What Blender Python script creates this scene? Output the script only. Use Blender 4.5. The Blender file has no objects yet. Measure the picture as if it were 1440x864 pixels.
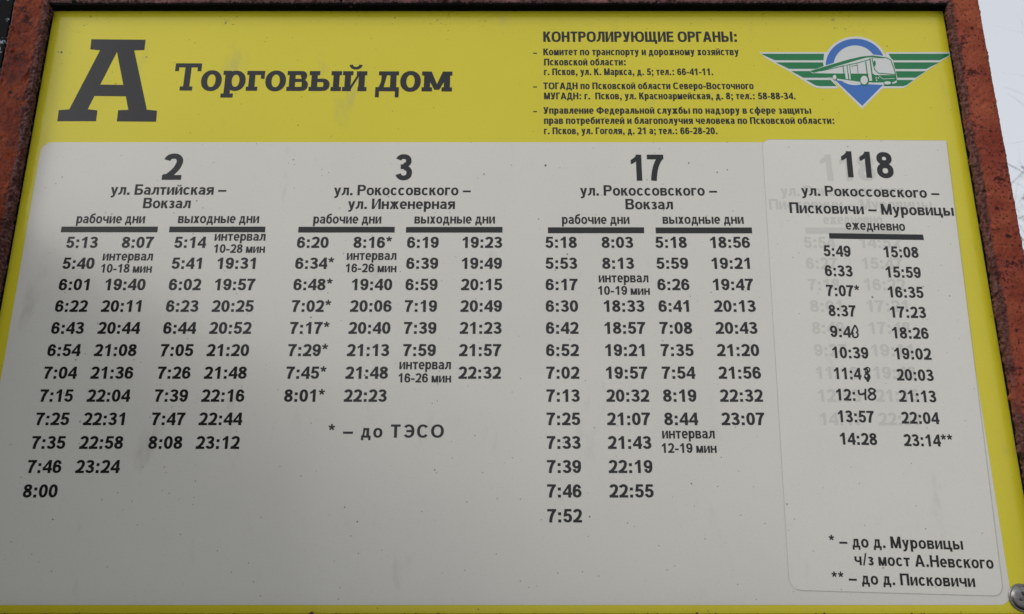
import bpy, bmesh, math, random
from mathutils import Vector, Matrix, noise
from mathutils.geometry import delaunay_2d_cdt
random.seed(7)
SC = bpy.context.scene
COL = SC.collection
PI = math.pi

# ------------------------------------------------------------------ camera
F = 1090.0                                   # focal length in photo pixels (1440 wide)
TH = math.atan(F / 4032.0)                   # camera tilted up about 15 degrees
ST, CT = math.sin(TH), math.cos(TH)
DIST, CZ = 0.70, 1.50                        # camera to sign plane, camera height
cam = bpy.data.cameras.new('camera')
cam.sensor_width = 36.0
cam.lens = F / 1440.0 * 36.0
cam.shift_x = -2.0 / 1440.0
cam.clip_start = 0.02
cam.clip_end = 500
cam.dof.use_dof = True
cam.dof.focus_distance = 0.745
cam.dof.aperture_fstop = 10.0
camo = bpy.data.objects.new('camera', cam)
camo.location = (0, -DIST, CZ)
camo.rotation_euler = (PI / 2 + TH, 0, 0)
COL.objects.link(camo)
SC.camera = camo

# ------------------------------------------------------------------ overcast sky and soft sun
SUN_EL, SUN_AZ = math.radians(29), math.radians(-62)     # veiled sun, behind the camera to its left
world = bpy.data.worlds.new('World')
SC.world = world
world.use_nodes = True
nt = world.node_tree
bg = nt.nodes['Background']
sky = nt.nodes.new('ShaderNodeTexSky')
sky.sky_type = 'NISHITA'
sky.sun_disc = False
sky.sun_elevation = SUN_EL
sky.sun_rotation = PI - SUN_AZ
sky.air_density = 1.0
sky.dust_density = 6.0
sky.ozone_density = 1.0
hsv = nt.nodes.new('ShaderNodeHueSaturation')
hsv.inputs['Saturation'].default_value = 0.25            # cloud cover greys the blue
nt.links.new(sky.outputs[0], hsv.inputs['Color'])
cloud = nt.nodes.new('ShaderNodeMix')                    # even cloud layer over the clear sky
cloud.data_type = 'RGBA'
cloud.inputs[0].default_value = 0.75
cloud.inputs[7].default_value = (5.25, 5.5, 5.95, 1)
nt.links.new(hsv.outputs[0], cloud.inputs[6])
nt.links.new(cloud.outputs[2], bg.inputs['Color'])
bg.inputs['Strength'].default_value = 0.142
sun = bpy.data.lights.new('sun', 'SUN')
sun.energy = 0.82
sun.angle = math.radians(22)
sun.color = (1.0, 0.97, 0.93)
suno = bpy.data.objects.new('sun', sun)
sd = Vector((math.sin(SUN_AZ) * math.cos(SUN_EL), -math.cos(SUN_AZ) * math.cos(SUN_EL), math.sin(SUN_EL)))
suno.rotation_euler = sd.to_track_quat('Z', 'Y').to_euler()
suno.location = (2, -3, 5)
COL.objects.link(suno)
SC.view_settings.view_transform = 'Standard'
SC.view_settings.look = 'None'
SC.view_settings.exposure = 0.0
SC.view_settings.gamma = 1.0

# ------------------------------------------------------------------ helpers
def at(px, py, y0=0.0):
    """point of the plane Y=y0 seen at photo pixel (px, py): world (x, z)"""
    a, b = (px - 722) / F, -(py - 432) / F
    t = (DIST + y0) / (CT - b * ST)
    return a * t, CZ + (ST + b * CT) * t

def link(name, me, mat, parent=None):
    o = bpy.data.objects.new(name, me)
    COL.objects.link(o)
    if mat is not None:
        me.materials.clear(); me.materials.append(mat)
    if parent is not None:
        o.parent = parent
        o.matrix_parent_inverse = parent.matrix_world.inverted()
    return o

def mesh(name, verts, faces, smooth=False):
    me = bpy.data.meshes.new(name)
    me.from_pydata([tuple(v) for v in verts], [], faces)
    me.update()
    if smooth:
        me.polygons.foreach_set('use_smooth', [True] * len(me.polygons))
    return me

def union2d(polys):
    """flat union of possibly overlapping polygons -> verts2d, triangles"""
    vs, fs = [], []
    for p in polys:
        ar = sum(p[i][0] * p[(i + 1) % len(p)][1] - p[(i + 1) % len(p)][0] * p[i][1] for i in range(len(p)))
        if abs(ar) < 1e-12:
            continue
        if ar < 0:
            p = p[::-1]
        b = len(vs)
        vs += [Vector((q[0], q[1])) for q in p]
        fs.append(list(range(b, b + len(p))))
    r = delaunay_2d_cdt(vs, [], fs, 1, 1e-6, True)
    tri = [f for f, of in zip(r[2], r[5]) if of]
    return [(v.x, v.y) for v in r[0]], tri

def flat(name, polys, y, mat, parent, thick=0.0):
    """print lying on the sign: polygons in world (x, z), facing the street"""
    v, f = union2d(polys)
    me = mesh(name, [(a, y, b) for a, b in v], [tuple(t) for t in f])
    bm = bmesh.new(); bm.from_mesh(me)
    for fc in bm.faces:
        if fc.normal.y > 0:
            fc.normal_flip()
    bmesh.ops.dissolve_limit(bm, angle_limit=0.001, verts=bm.verts, edges=bm.edges)
    if thick:
        r = bmesh.ops.extrude_face_region(bm, geom=bm.faces[:])
        for e in r['geom']:
            if isinstance(e, bmesh.types.BMVert):
                e.co.y -= thick
        bmesh.ops.recalc_face_normals(bm, faces=bm.faces)
    bm.to_mesh(me); bm.free()
    return link(name, me, mat, parent)

def hull(P):
    P = sorted(set(P))
    def half(Q):
        h = []
        for p in Q:
            while len(h) > 1 and (h[-1][0] - h[-2][0]) * (p[1] - h[-2][1]) - (h[-1][1] - h[-2][1]) * (p[0] - h[-2][0]) <= 0:
                h.pop()
            h.append(p)
        return h[:-1]
    return half(P) + half(P[::-1])

def stroke(path, W, H=None, closed=False):
    """pen stroke with a pen W wide and H high -> list of quads"""
    H = W if H is None else H
    n = len(path)
    offs = []
    for i in range(n):
        a = path[(i - 1) % n] if (closed or i > 0) else path[i]
        b = path[(i + 1) % n] if (closed or i < n - 1) else path[i]
        dx, dy = b[0] - a[0], b[1] - a[1]
        l = math.hypot(dx, dy) or 1.0
        offs.append((-dy / l * W / 2, dx / l * H / 2))
    out = []
    for i in range(n if closed else n - 1):
        j = (i + 1) % n
        (ax, ay), (bx, by) = path[i], path[j]
        (oa, ob), (pa, pb) = offs[i], offs[j]
        out.append(hull([(ax + oa, ay + ob), (ax - oa, ay - ob), (bx - pa, by - pb), (bx + pa, by + pb)]))
    return out

def arc(cx, cy, rx, ry, a0, a1, n=2.0, k=None):
    k = k or max(4, int(abs(a1 - a0) / 11))
    out = []
    for i in range(k + 1):
        a = math.radians(a0 + (a1 - a0) * i / k)
        c, s = math.cos(a), math.sin(a)
        out.append((cx + rx * math.copysign(abs(c) ** (2 / n), c), cy + ry * math.copysign(abs(s) ** (2 / n), s)))
    return out

def rect(x0, y0, x1, y1):
    return [(x0, y0), (x1, y0), (x1, y1), (x0, y1)]

def bez(p0, p1, p2, k=8):
    return [((1 - t) ** 2 * p0[0] + 2 * t * (1 - t) * p1[0] + t * t * p2[0],
             (1 - t) ** 2 * p0[1] + 2 * t * (1 - t) * p1[1] + t * t * p2[1]) for t in [i / k for i in range(k + 1)]]

# ------------------------------------------------------------------ lettering (drawn glyph by glyph, cap height = 1)
class Face:
    """a bold grotesque built from pen strokes"""
    def __init__(s, W=.222, H=.184, n=2.25, xh=.735, wx=1.0, gap=.075):
        s.W, s.H, s.n, s.xh, s.wx, s.gap, s.cache = W, H, n, xh, wx, gap, {}

    def glyph(s, ch):
        if ch not in s.cache:
            r = s.digit(ch) or s.sign(ch) or s.letter(ch)
            polys, w = r
            v, f = union2d(polys)
            s.cache[ch] = (v, f, w)
        return s.cache[ch]

    def digit(s, ch):
        if ch not in '0123456789':
            return None
        W, H, n = s.W, s.H, s.n
        w = .66 * s.wx
        hw, hh, m = W / 2, H / 2, w / 2
        P = []
        if ch == '0':
            P = stroke(arc(m, .5, m - hw, .5 - hh, 0, 360, n)[:-1], W, H, True)
        elif ch == '1':
            x = m - hw + .07 * s.wx
            P = [rect(x, 0, x + W, 1), [(x + W * .6, 1), (x + W * .25, 1), (x - .08, .87), (x - .21, .79), (x - .21, .63), (x - .1, .67), (x + .02, .75), (x + W * .6, .75)]]
        elif ch == '2':
            p = arc(m, .70, m - hw, .30 - hh, 168, -28, n)
            q = bez(p[-1], (w * .72, .36), (hw * 1.25, H * .55), 6)
            P = stroke(p + q[1:], W, H * 1.08) + [rect(0, 0, w, H), [(0, 0), (W, 0), (W * 1.3, H * 1.3), (.03, H * 1.15)]]
        elif ch == '3':
            P = stroke(arc(m - .02, .742, m - hw - .015, .258 - hh, 165, -88, n), W, H)
            P += stroke(arc(m, .285, m - hw, .285 - hh, 88, -168, n), W, H)
            P += [rect(m - .13, .52 - hh, m + .02, .52 + hh)]
        elif ch == '4':
            x = w * .60
            P = [rect(x, 0, x + W, 1), rect(-.01, .205, w + .03, .205 + H), [(-.01, .205 + H * .6), (-.01, .375), (x + .02, 1), (x + W * .6, 1), (x + W * .3, .80), (.15, .33)]]
        elif ch == '5':
            P = [rect(.11, 1 - H, w - .035, 1), [(.105, 1), (.105 + W * .9, 1), (.035 + W * .95, .45), (.03, .43)]]
            P += stroke(arc(m, .335, m - hw, .335 - hh, 142, -168, n), W, H)
        elif ch in '69':
            P = stroke(arc(m, .325, m - hw, .325 - hh, 0, 360, n)[:-1], W, H, True)
            P += stroke(arc(m, .5, m - hw, .5 - hh, 25, 196, n), W, H)
            if ch == '9':
                P = [[(w - x, 1 - y) for x, y in p] for p in P]
        elif ch == '7':
            P = [rect(0, 1 - H, w, 1)] + stroke(bez((w - hw * 1.05, 1 - H * .6), (w * .42, .58), (w * .36, 0)), W * 1.02, H)
        elif ch == '8':
            P = stroke(arc(m, .75, m - hw - .025, .25 - hh, 0, 360, n)[:-1], W, H, True)
            P += stroke(arc(m, .285, m - hw, .285 - hh, 0, 360, n)[:-1], W, H, True)
        return P, w

    def sign(s, ch):
        W, H = s.W, s.H
        d = W * 1.02
        if ch == ' ':
            return [rect(0, 0, 1e-3, 1e-3)], .24 * s.wx
        if ch == ':':
            return [rect(.07, 0, .07 + d, d), rect(.07, .53, .07 + d, .53 + d)], .14 + d
        if ch == '.':
            return [rect(.04, 0, .04 + d, d)], .08 + d
        if ch in ',;':
            P = [rect(.04, 0, .04 + d, d), [(.04 + d * .45, 0), (.04 + d, 0), (.04 + d * .9, -.12), (.04 + d * .2, -.23), (.04, -.17), (.04 + d * .5, -.06)]]
            if ch == ';':
                P.append(rect(.04, .53, .04 + d, .53 + d))
            return P, .08 + d
        if ch == '–':
            return [rect(0, .29, .72 * s.wx, .29 + H)], .72 * s.wx
        if ch == '-':
            return [rect(0, .28, .40 * s.wx, .28 + H)], .40 * s.wx
        if ch == '/':
            return [[(0, -.02), (.14, -.02), (.40, 1.02), (.26, 1.02)]], .38
        if ch == '*':
            c = (.24, .79)
            P = []
            for k in range(5):
                a = math.radians(90 + 72 * k)
                P += stroke([c, (c[0] + .24 * math.cos(a), c[1] + .24 * math.sin(a))], .125)
            P.append(arc(c[0], c[1], .06, .06, 0, 330, 2, 8))
            return P, .48
        return None

    def letter(s, ch):
        W, H, n = s.W, s.H, s.n
        up = ch.isupper()
        h = 1.0 if up else s.xh
        W = W if up else W * .93
        H = H if up else H * .95
        hw, hh = W / 2, H / 2
        X = s.wx
        L = ch.lower()
        w = .80 * X * (1 if up else .80)
        bar = lambda x, y0=0, y1=None: rect(x, y0, x + W, h if y1 is None else y1)
        if L == 'п':
            return [bar(0), bar(w - W), rect(0, h - H, w, h)], w
        if L == 'н':
            return [bar(0), bar(w - W), rect(0, h * .5 - hh + .02, w, h * .5 + hh + .02)], w
        if L in 'ий':
            P = [bar(0), bar(w - W), [(0, 0), (W, .06), (w, h), (w - W, h - .06)]]
            P = [bar(0), bar(w - W), [(W * .5, 0), (W * .98, 0), (w - W * .5, h), (w - W * .98, h)]]
            if L == 'й':
                P += stroke(arc(w / 2, h + .23, .155 * X, .13, 185, 355, 2), .10, .085)
            return P, w
        if L == 'г':
            w *= .74
            return [bar(0), rect(0, h - H, w, h)], w
        if L == 'т':
            w *= .88
            return [bar(w / 2 - hw), rect(0, h - H, w, h)], w
        if L == 'ц':
            return [bar(0), bar(w - W), rect(0, 0, w + W * .55, H), rect(w - W * .45, -.19, w + W * .55, H * .5)], w + W * .55
        if L == 'щ':
            w *= 1.36
            return [bar(0), bar(w / 2 - hw), bar(w - W), rect(0, 0, w + W * .5, H), rect(w - W * .45, -.19, w + W * .5, H * .5)], w + W * .5
        if L == 'л':
            lx = w * .22
            P = [bar(w - W), rect(lx, h - H, w, h)]
            P += stroke([(lx + hw, h)] + bez((lx + hw, h * .62), (lx + hw - .01, hh), (-.02, hh), 7), W * .95, H)
            return P, w
        if L == 'д':
            w *= 1.04
            P = [rect(0, 0, w + .03, H), rect(w * .22, h - H, w * .86, h), bar(w * .86 - W)]
            P += [[(w * .22, h), (w * .22 + W * .95, h), (w * .19 + W * .6, h * .45), (w * .10 + W * .9, H * .7), (w * .07, H * .7), (w * .18, h * .45)]]
            P += [rect(0, -.19, W * .85, H * .6), rect(w + .03 - W * .85, -.19, w + .03, H * .6)]
            return P, w + .03
        if L == 'к':
            w *= .94
            P = [bar(0)]
            P += [[(W * .9, h * .42), (W * .9, h * .62), (w - W * 1.15, h), (w - .01, h), (w * .56, h * .52)],
                  [(w * .36, h * .56), (w * .36 + W * .9, h * .66), (w + .02, 0), (w - W * 1.12, 0)]]
            return P, w
        if L == 'ж':
            w *= 1.28
            c = w / 2
            P = [bar(c - hw)]
            for sg in (1, -1):
                g = lambda x: c + sg * x
                P += [[(g(0), h * .40), (g(0), h * .62), (g(c - W * 1.1), h), (g(c - .01), h), (g(c * .42), h * .52)],
                      [(g(c * .22), h * .52), (g(c * .34), h * .66), (g(c + .01), 0), (g(c - W * 1.1), 0)]]
            return P, w
        if L == 'х':
            w *= .94
            return [[(0, 0), (W * 1.15, 0), (w - .01, h), (w - W * 1.15, h)], [(.01, h), (W * 1.15, h), (w, 0), (w - W * 1.15, 0)]], w
        if L == 'у':
            w *= .95 if up else 1.0
            d = 0 if up else -.27
            P = [[(0, h), (W * 1.08, h), (w * .60, h * .18 + d * .2), (w * .40, h * .10 + d * .3)]]
            P += stroke([(w - W * .54, h), (w * .53, h * .14 + d * .25)] + bez((w * .50, .06 + d * .4), (w * .42, d + hh), (w * .10, d + hh * 1.15), 6), W * 1.0, H)
            P += [[(w, h), (w - W * 1.08, h), (w * .42, .10), (w * .62, .10)]]
            return P, w
        if L == 'ч':
            P = [bar(w - W)] + stroke([(hw, h), (hw, h * .66)] + bez((hw, h * .66), (hw, h * .44), (w * .52, h * .44), 6) + [(w - hw, h * .47)], W, H)
            return P, w
        if L in 'ьы':
            bw = w * .92
            bh = h * (.58 if up else .62)
            r = bh / 2
            P = [bar(0), rect(0, 0, bw - r, H), rect(0, bh - H, bw - r, bh)] + stroke([(bw - r - .02, bh - hh)] + arc(bw - r, r, r - hw, r - hh, 90, -90, n) + [(bw - r - .02, hh)], W, H)
            if L == 'ы':
                x = bw + W * .55
                P.append(bar(x))
                return P, x + W
            return P, bw
        if L == 'в':
            w *= .97
            r1, r2 = h * .25, h * .285
            P = [bar(0), rect(0, 0, w - r2, H), rect(0, h - H, w - r1 - .03, h), rect(0, h * .53 - hh, w - r2, h * .53 + hh)]
            P += stroke(arc(w - r1 - .03, h - r1 + .005, r1 - hw, r1 - hh, 90, -90, n), W, H)
            P += stroke(arc(w - r2, r2, r2 - hw, r2 - hh, 90, -90, n), W, H)
            return P, w
        if L == 'я':
            r = h * .29
            P = [bar(w - W), rect(r, h - H, w, h), rect(r, h - 2 * r, w, h - 2 * r + H)] + stroke(arc(r, h - r, r - hw, r - hh, 90, 270, n), W, H)
            P += [[(-.02, 0), (W * 1.12, 0), (w - W * .8, h - 2 * r + H * .5), (w * .34, h - 2 * r + H * .3)]]
            return P, w
        if L == 'з':
            w *= .80
            m = w / 2
            P = stroke(arc(m - .01, h * .745, m - hw - .01, h * .255 - hh, 165, -88, n), W, H)
            P += stroke(arc(m, h * .28, m - hw, h * .28 - hh, 88, -165, n), W, H)
            P += [rect(m - .10, h * .52 - hh, m + .02, h * .52 + hh)]
            return P, w
        if L == 'м':
            w *= 1.16
            P = [bar(0), bar(w - W), [(0, h), (W * 1.15, h), (w / 2 + W * .42, 0), (w / 2 - W * .42, 0)], [(w, h), (w - W * 1.15, h), (w / 2 - W * .42, 0), (w / 2 + W * .42, 0)]]
            return P, w
        if ch == 'Р':
            w *= .94
            r = .30
            P = [bar(0), rect(0, 1 - H, w - r, 1), rect(0, 1 - 2 * r, w - r, 1 - 2 * r + H)] + stroke(arc(w - r, 1 - r, r - hw, r - hh, 90, -90, n), W, H)
            return P, w
        if ch == 'р':
            P = [rect(0, -.27, W, h)] + stroke(arc(w / 2 + .02, h / 2, w / 2 - hw - .02, h / 2 - hh, 0, 360, n)[:-1], W, H, True)
            return P, w
        if L == 'о':
            w *= 1.16 if up else 1.04
            return stroke(arc(w / 2, h / 2, w / 2 - hw, h / 2 - hh + .008, 0, 360, n)[:-1], W, H, True), w
        if L == 'с':
            w *= 1.08 if up else .97
            return stroke(arc(w / 2, h / 2, w / 2 - hw, h / 2 - hh + .008, 38, 322, n), W, H), w * .98
        if L == 'э':
            w *= 1.05
            return stroke(arc(w / 2, h / 2, w / 2 - hw, h / 2 - hh + .008, 142, -142, n), W, H) + [rect(w * .30, h / 2 - hh, w - hw, h / 2 + hh)], w
        if ch == 'Е':
            w *= .86
            return [bar(0), rect(0, 0, w, H), rect(0, 1 - H, w * .98, 1), rect(0, .5 - hh + .02, w * .92, .5 + hh + .02)], w
        if ch == 'е':
            w *= .99
            return stroke(arc(w / 2, h / 2, w / 2 - hw, h / 2 - hh + .008, 0, 318, n), W, H) + [rect(hw, h / 2 - hh * .95, w - .005, h / 2 + hh * .75)], w
        if L == 'ю':
            r = w * .58
            x = W * 1.55
            return [bar(0), rect(W * .5, h / 2 - hh, x + W * .5, h / 2 + hh)] + stroke(arc(x + r, h / 2, r - hw, h / 2 - hh + .008, 0, 360, n)[:-1], W, H, True), x + 2 * r
        if L == 'ф':
            w *= 1.35
            top, bot = (1.03, -.03) if up else (h + .25, -.27)
            ry = h * (.37 if up else .5)
            return [rect(w / 2 - hw, bot, w / 2 + hw, top)] + stroke(arc(w / 2, h / 2, w / 2 - hw, ry - hh, 0, 360, n)[:-1], W, H, True), w
        if ch == 'а':
            w *= .97
            P = [rect(w - W - .02, 0, w - .02, h * .62)]
            P += stroke(arc(w / 2 - .01, h * .66, w / 2 - hw - .01, h * .34 - hh, 158, -5, n), W, H)
            P += stroke([(w - W * .6, h * .55)] + bez((w * .45, h * .53), (hw * .9, h * .50), (hw, h * .27), 6) + bez((hw, h * .27), (hw, hh), (w * .42, hh), 6)[1:] + bez((w * .42, hh), (w * .68, hh), (w - W * .7, h * .3), 5)[1:], W * .92, H * .9)
            return P, w
        if ch == 'б':
            P = stroke(arc(w / 2, h / 2 - .005, w / 2 - hw, h / 2 - hh, 0, 360, n)[:-1], W, H, True)
            P += stroke([(hw, h * .5)] + bez((hw, h * .55), (hw * .9, .86), (w * .55, .91), 8) + [(w - .06, .98)], W * .95, H)
            return P, w
        if ch == 'Б':
            w *= .93
            r = .30
            P = [bar(0), rect(0, 0, w - r, H), rect(0, 2 * r - H, w - r, 2 * r), rect(0, 1 - H, w * .92, 1)] + stroke(arc(w - r, r, r - hw, r - hh, 90, -90, n), W, H)
            return P, w
        if ch == 'А':
            w *= 1.12
            c = w / 2
            return [[(0, 0), (W * 1.1, 0), (c + W * .3, 1), (c - W * .56, 1)], [(w, 0), (w - W * 1.1, 0), (c - W * .3, 1), (c + W * .56, 1)], rect(w * .2, .21, w * .8, .21 + H)], w
        raise KeyError(ch)

    def line(s, text):
        """verts, faces, width of one line of text, cap height 1"""
        x, V, T = 0.0, [], []
        for i, ch in enumerate(text):
            v, f, w = s.glyph(ch)
            if ch != ' ':
                b = len(V)
                V += [(x + a, c) for a, c in v]
                T += [tuple(b + k for k in t) for t in f]
            x += w + s.gap
        return V, T, x - s.gap

class Slab(Face):
    """the slab serif of the stop name"""
    def letter(s, ch):
        W, H, n, h = s.W, s.H, s.n, (1.0 if ch.isupper() else s.xh)
        hw, hh, t = W / 2, H / 2, .075
        feet = lambda x, lo=True, hi=True, y0=0: ([rect(x - t, y0, x + W + t, y0 + H)] if lo else []) + ([rect(x - t, h - H, x + W + t, h)] if hi else [])
        stem = lambda x, y0=0: [rect(x, y0, x + W, h)]
        if ch == 'Т':
            w = .92
            x = w / 2 - hw
            return [rect(0, 1 - H, w, 1), rect(0, .71, W * .62, 1), rect(w - W * .62, .71, w, 1)] + stem(x) + [rect(x - .11, 0, x + W + .11, H)], w
        if ch == 'о':
            w = .72
            return stroke(arc(w / 2, h / 2, w / 2 - hw, h / 2 - hh * .9 + .01, 0, 360, 2.15)[:-1], W, H, True), w
        if ch == 'р':
            w = .80
            return [rect(t, -.24, t + W, h), rect(0, h - H, t + W, h), rect(-.02, -.25, t + W + t + .04, -.25 + H)] + stroke(arc(.45, h / 2, .35 - hw, h / 2 - hh * .9, 0, 360, 2.15)[:-1], W, H, True), w
        if ch == 'г':
            w = .62
            return stem(t) + [rect(0, h - H, w, h), rect(w - W * .62, h * .60, w, h), rect(0, 0, t + W + t + .03, H)], w
        if ch == 'в':
            w = .74
            r1, r2 = h * .25, h * .29
            P = stem(t) + [rect(0, 0, w - r2, H), rect(0, h - H, w - r1 - .04, h), rect(t, h * .53 - hh * .8, w - r2, h * .53 + hh * .8)]
            return P + stroke(arc(w - r1 - .05, h - r1, r1 - hw, r1 - hh, 90, -90, n), W, H) + stroke(arc(w - r2, r2, r2 - hw, r2 - hh, 90, -90, n), W, H), w
        if ch == 'ы':
            bw, bh = .72, h * .62
            r = bh / 2
            P = stem(t) + [rect(0, 0, bw - r, H), rect(0, h - H, t + W + t, h), rect(t, bh - H * .85, bw - r, bh)] + stroke(arc(bw - r, r, r - hw, r - hh, 90, -90, n), W, H)
            x = bw + .12
            return P + stem(x) + feet(x), x + W + t
        if ch in 'ий':
            x = .56
            P = stem(t) + stem(x) + [rect(0, 0, t + W + .02, H), rect(0, h - H, t + W + t, h), rect(x - t, h - H, x + W + t, h), rect(x - .02, 0, x + W + t, H)]
            P += [[(t + W * .6, .04), (t + W, .04), (x + W * .4, h - .04), (x, h - .04)]]
            return P + stroke(arc(.44, h + .24, .17, .13, 180, 360, 2), .115, .10), x + W + t
        if ch == 'д':
            w = .82
            P = [rect(0, 0, w, H), rect(.10, h - H, w - .02, h), rect(w - .10 - W, 0, w - .10, h), rect(0, -.22, W * .62, H), rect(w - W * .62, -.22, w, H)]
            return P + [[(.20, h), (.20 + W, h), (.17 + W * .7, .3), (.10 + W * .8, H * .5), (.08, H * .5), (.19, .35)]], w
        if ch == 'м':
            w = 1.06
            P = stem(t) + stem(w - t - W) + [rect(0, 0, t + W + t, H), rect(w - t - W - t, 0, w, H), rect(0, h - H, t + W, h), rect(w - t - W, h - H, w, h)]
            return P + [[(t, h), (t + W * 1.2, h), (w / 2 + W * .4, .06), (w / 2 - W * .4, .06)], [(w - t, h), (w - t - W * 1.2, h), (w / 2 - W * .4, .06), (w / 2 + W * .4, .06)]], w
        return Face.letter(s, ch)

GROT = Face()
BOOK = Face(W=.214, H=.170, gap=.080)                       # route names, notes
COND = Face(W=.222, H=.178, n=2.7, xh=.79, wx=.88, gap=.08)  # contact lines
SLAB = Slab(W=.215, H=.15, n=2.2, xh=.73, gap=.035)

def write(name, face, text, p0, p1, cap, y, mat, parent, track=0.0):
    """a line of print on the sign from baseline start p0 to baseline end p1 (world x, z)"""
    g = face.gap
    face.gap = g + track
    V, T, w = face.line(text)
    face.gap = g
    x0, x1 = min(v[0] for v in V), max(v[0] for v in V)
    dx, dz = p1[0] - p0[0], p1[1] - p0[1]
    L = math.hypot(dx, dz)
    ux, uz = dx / L, dz / L
    k = L / (x1 - x0)
    vs = [(p0[0] + (a - x0) * k * ux - b * cap * uz, y, p0[1] + (a - x0) * k * uz + b * cap * ux) for a, b in V]
    me = mesh(name, vs, T)
    if me.polygons and me.polygons[0].normal.y > 0:
        me.flip_normals()
    return link(name, me, mat, parent)

def write_px(name, face, text, x0, x1, yb, cap_px, y, mat, parent, yb1=None, track=0.0):
    yb1 = yb if yb1 is None else yb1
    xm, ym = (x0 + x1) / 2, (yb + yb1) / 2
    cap = at(xm, ym - cap_px)[1] - at(xm, ym)[1]
    return write(name, face, text, at(x0, yb), at(x1, yb1), cap, y, mat, parent, track)

# ------------------------------------------------------------------ materials
def new_mat(name):
    m = bpy.data.materials.new(name)
    m.use_nodes = True
    n = m.node_tree
    return m, n, n.nodes['Principled BSDF']

def N(n, t, **kw):
    o = n.nodes.new(t)
    for k, v in kw.items():
        if hasattr(o, k):
            setattr(o, k, v)
        else:
            o.inputs[k].default_value = v
    return o

def math_node(n, op, a, b=None):
    o = n.nodes.new('ShaderNodeMath'); o.operation = op
    for i, v in enumerate((a, b)):
        if v is None: continue
        if isinstance(v, (int, float)): o.inputs[i].default_value = v
        else: n.links.new(v, o.inputs[i])
    return o.outputs[0]

def mix(n, fac, a, b):
    o = n.nodes.new('ShaderNodeMix'); o.data_type = 'RGBA'
    for i, v in ((0, fac), (6, a), (7, b)):
        if isinstance(v, (int, float)): o.inputs[i].default_value = v
        elif isinstance(v, tuple): o.inputs[i].default_value = v if len(v) == 4 else v + (1,)
        else: n.links.new(v, o.inputs[i])
    return o.outputs[2]

def ramp(n, v, a, b):
    o = n.nodes.new('ShaderNodeMapRange'); o.interpolation_type = 'SMOOTHSTEP'
    o.inputs[1].default_value = a; o.inputs[2].default_value = b
    n.links.new(v, o.inputs[0])
    return o.outputs[0]

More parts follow.
